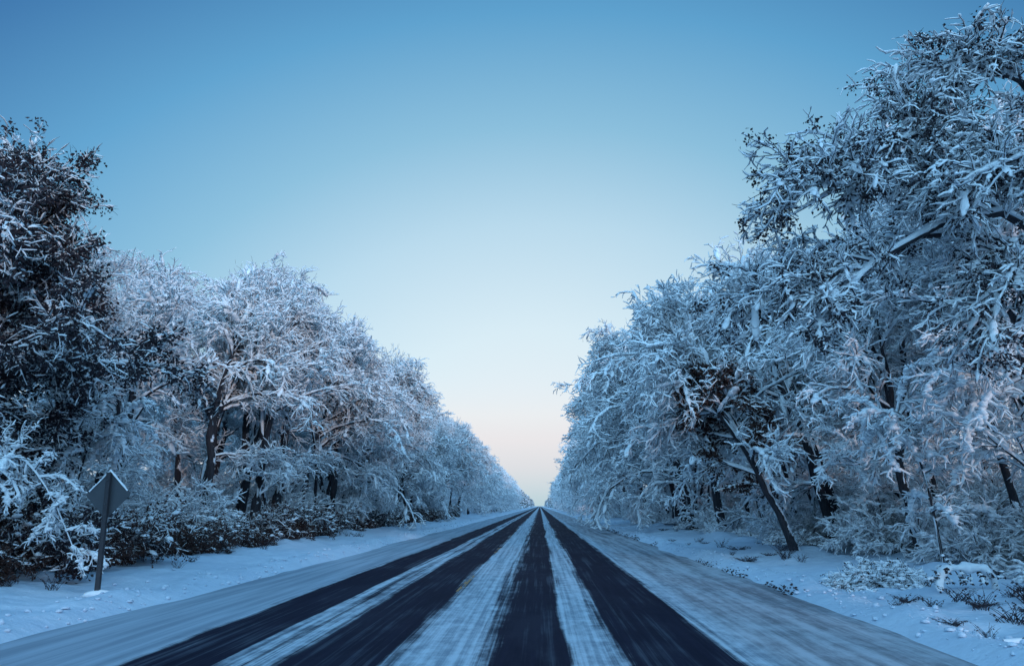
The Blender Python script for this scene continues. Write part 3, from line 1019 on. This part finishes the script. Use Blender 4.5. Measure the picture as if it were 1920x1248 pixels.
ob('panel', g.mesh('panel', [M['sign'], M['face']], False), sg)
for z in (1.50, 1.90):
    g = Geo()
    aa = np.arange(6) / 6 * 6.283
    r0 = np.stack([.014 * np.cos(aa), 0 * aa - .062, .014 * np.sin(aa) + z], 1)
    r1 = r0 + (0, .012, 0)
    g.add(np.concatenate([r0, r1]), [(i, (i + 1) % 6, 6 + (i + 1) % 6, 6 + i) for i in range(6)])
    g.add(r0, [tuple(range(6))])
    ob('bolt', g.mesh('bolt', [M['sign']], False), sg)

# ------------------------------------------------------------------ snow hoop, mounds, tufts and litter on the right verge
hr = np.random.default_rng(9)
q = np.linspace(0, math.pi, 14)
P = np.zeros((1, 14, 3))
P[0, :, 0] = -.50 * np.cos(q)
P[0, :, 2] = .42 * np.sin(q) ** .95 * (1 + .12 * np.sin(q * 3)) - .08
P[0, :, 1] = .05 * np.sin(q * 2)
hoop = tag(ob('arched_twig', None, loc=G(7.15, 13.3, .0)), 'low hoop of bent twigs capped with a thick roll of snow on the right verge', 'fallen branch')
hoop.rotation_euler = (0, 0, .15)
g = Geo()
bark(g, P, np.full((1, 14), .018), 5)
P2, R2 = child(P, np.full((1, 14), .015), 22, .1, .9, .3, 80, 4, .9, .2, hr, fall=0)
bark(g, P2, R2, 3)
gl = Geo()
c_, _ = pick(P2, 260, hr)
c_[:, 2] = np.maximum(c_[:, 2], .06)
leaves(gl, c_, .06, hr)
ob('branches', g.mesh('branches', [M['twig']]), hoop)
ob('leaves', gl.mesh('leaves', [M['leafdark']], False), hoop)
g = Geo()
hq = np.linspace(0, 1, 40)
Ph = np.stack([np.interp(hq, np.linspace(0, 1, 14), P[0, :, k]) for k in range(3)], 1)[None]
w = (.075 * (.25 + np.sin(hq * math.pi) ** .4) * (1 + .9 * (vnoise(hq * 14, hq * 0, 1, 41) - .5)))[None]
t_, u_, s_2 = frames(Ph)
aa = np.arange(12) / 12 * 6.283
ring = (Ph + (0, 0, .03))[:, :, None] + w[:, :, None, None] * (1.2 * np.cos(aa)[None, None, :, None] * s_2[:, :, None] + .8 * np.sin(aa)[None, None, :, None] * u_[:, :, None])
ring = ring + hr.normal(size=ring.shape) * .006
ring[..., 2] = np.maximum(ring[..., 2], -.05)
sweep(g, Ph, ring)
c_, d_ = pick(P2, 60, hr)
blobs(g, c_, .04, hr, flat=.7, fine=True)
ob('snow_cover', g.mesh('snow_cover', [M['snow']]), hoop)

for i, (x, y, s0, lb) in enumerate([(6.5, 15.2, 1.0, 'low bush almost buried in snow just left of the snow hoop'),
                                    (8.6, 12.6, .8, 'small snow-buried bush nearest the camera on the right verge'),
                                    (5.75, 15.0, .62, 'small twiggy snowy bush nearest the road between leaning tree and snow hoop'),
                                    (8.0, 24.4, .9, 'snowy brush just beyond the foot of the leaning tree')]):
    place(MOUND[(1, 0, 0, 1)[i]], 'snowy_bush', G(x, y), i * 1.1, s0, 1, lb, 'shrub', 'snowy bushes on the right verge')


def make_tuft(seed, nb=26, h=.28, spread=.22):
    r_ = np.random.default_rng(seed)
    a = r_.random(nb) * 6.283
    k = np.linspace(0, 1, 4)
    L = h * (.5 + .8 * r_.random(nb))
    P = np.stack([(r_.normal(size=nb) * .05)[:, None] + np.cos(a)[:, None] * k * spread * L[:, None] / h,
                  (r_.normal(size=nb) * .05)[:, None] + np.sin(a)[:, None] * k * spread * L[:, None] / h,
                  L[:, None] * (k - .35 * k ** 2)[None] - .02], -1)
    g = Geo()
    bark(g, P, np.linspace(.005, .002, 4)[None].repeat(nb, 0), 3)
    gl = Geo()
    c_, _ = pick(P, nb * 2, r_, .3)
    leaves(gl, c_, .035, r_)
    return [('stems', g.mesh('stems', [M['twig']])), ('leaves', gl.mesh('leaves', [M['leafdark']], False))]


TUFT = [make_tuft(700), make_tuft(701, 16, .4), make_tuft(702, 40, .18, .3)]
for i in range(46):
    y = 9.0 + 34 * hr.random() ** 1.3
    x = 5.2 + 2.6 * hr.random() if i > 12 else 6.0 + 1.6 * hr.random()
    if i <= 12:
        y = 9 + 3.5 * hr.random()
    place(TUFT[hr.integers(3)], 'weed_tuft', G(x, y, 0), hr.random() * 6, hr.uniform(.5, 1.3), 1, 'small dark tuft of dead weeds poking through the right verge snow', 'weeds', 'dead weed tufts on the right verge')
for i in range(14):
    place(TUFT[hr.integers(3)], 'weed_tuft', G(-9.6 + 1.2 * hr.random(), 12 + 26 * hr.random(), 0), hr.random() * 6, hr.uniform(.5, 1.1), 1, 'small dark tuft of dead weeds poking through the left verge snow', 'weeds', 'dead weed tufts on the left verge')

fb = tag(ob('fallen_branch', None, loc=G(5.9, 8.9, .02)), 'dark fallen branch lying half buried in snow at the lower right edge', 'fallen branch')
P = np.zeros((1, 8, 3))
P[0, :, 0] = np.linspace(-.75, .9, 8)
P[0, :, 1] = [.1, .02, -.03, .04, .05, -.02, .02, .06]
P[0, :, 2] = [.0, .02, .04, .05, .08, .1, .09, .12]
g = Geo()
Rb = np.linspace(.012, .035, 8)[None]
bark(g, P, Rb, 6)
P2, R2 = child(P, Rb, 9, 0, .9, .5, 40, 5, .1, .2, hr, bias=(-.3, 0, 0), rmax=.012)
bark(g, P2, R2, 4)
ob('branches', g.mesh('branches', [M['twig']]), fb)
g = Geo()
snow(g, P, Rb, .03, .03, .3, 5, rng=hr)
ob('snow_cover', g.mesh('snow_cover', [M['snow']]), fb)

# thin broken line of dead grass where the ploughed shoulder meets the right verge
g = Geo()
n = 2600
yy_ = 10 + 60 * hr.random(n) ** 1.5
xx_ = 4.62 + hr.normal(size=n) * .10 + (vnoise(yy_ * 0 + 7, yy_, 4.0, 2) - .5) * .45
kk = vnoise(xx_, yy_, 1.7, 12) > .52
xx_, yy_ = xx_[kk], yy_[kk]
leaves(g, np.stack([xx_, yy_, ground_h(xx_, yy_) + .03], 1), .06, hr, hang=.15)
tag(ob('dead_grass', g.mesh('dead_grass', [M['leafdark']], False)), 'broken dark line of dead grass along the right shoulder edge', 'grass', kind='stuff')

# snow caught on the top edges of the sign and round the post's foot
g = Geo()
sr = np.random.default_rng(4)
q = np.linspace(0, 1, 9)
q = np.linspace(-1, 1, 17)
P = np.zeros((1, 17, 3))
P[0, :, 0] = .34 * q
P[0, :, 1] = .01
P[0, :, 2] = 1.66 + .385 - .34 * np.abs(q)
snow(g, P, np.full((1, 17), .006), .012, .022, 0, 5, rng=sr, steep=.5)
ob('snow_cover', g.mesh('snow_cover', [M['snow']]), sg)
g = Geo()
blobs(g, np.array([(0, .03, .04)]), .2, sr, flat=.4, fine=True)
ob('snow_mound', g.mesh('snow_mound', [M['snow']]), sg)

# the same tree rows carry on beside and behind the camera
for side, gx in ((-1, 'left'), (1, 'right')):
    for i, y in enumerate((3.5, -1.5, -7, -13) if side < 0 else (3.5, 0, -4.5, -9, -13.5, -18, -23, -28, -34, -40)):
        place(EDGE[(i * 2 + (side > 0)) % 5], 'snowy_tree', G((-12.6 if side < 0 else 11.6) + prg.uniform(-.4, .4), y), (0 if side < 0 else math.pi) + prg.uniform(-.4, .4), .95, prg.choice([-1, 1]),
              'snow-covered tree beside the camera on the %s, before the first one in view' % gx, 'tree', 'trees beside the camera on the %s' % gx)

# crumbs of ploughed snow thrown onto the verges and shoulders
cr = np.random.default_rng(31)
n = 3000
yy_ = 7 + 70 * cr.random(n) ** 1.7
sd_ = cr.random(n) < .5
xx_ = np.where(sd_, -6.3 - np.abs(cr.normal(size=n)) * .7, 4.6 + np.abs(cr.normal(size=n)) * .7)
g = Geo()
sz = .008 + .05 * cr.random(n) ** 4
blobs(g, np.stack([xx_, yy_, ground_h(xx_, yy_) + sz * .3], 1), sz, cr, flat=.7, fine=True)
tag(ob('snow_crumbs', g.mesh('snow_crumbs', [m_g])), 'crumbs of ploughed snow scattered over both verges', 'snow', kind='stuff')
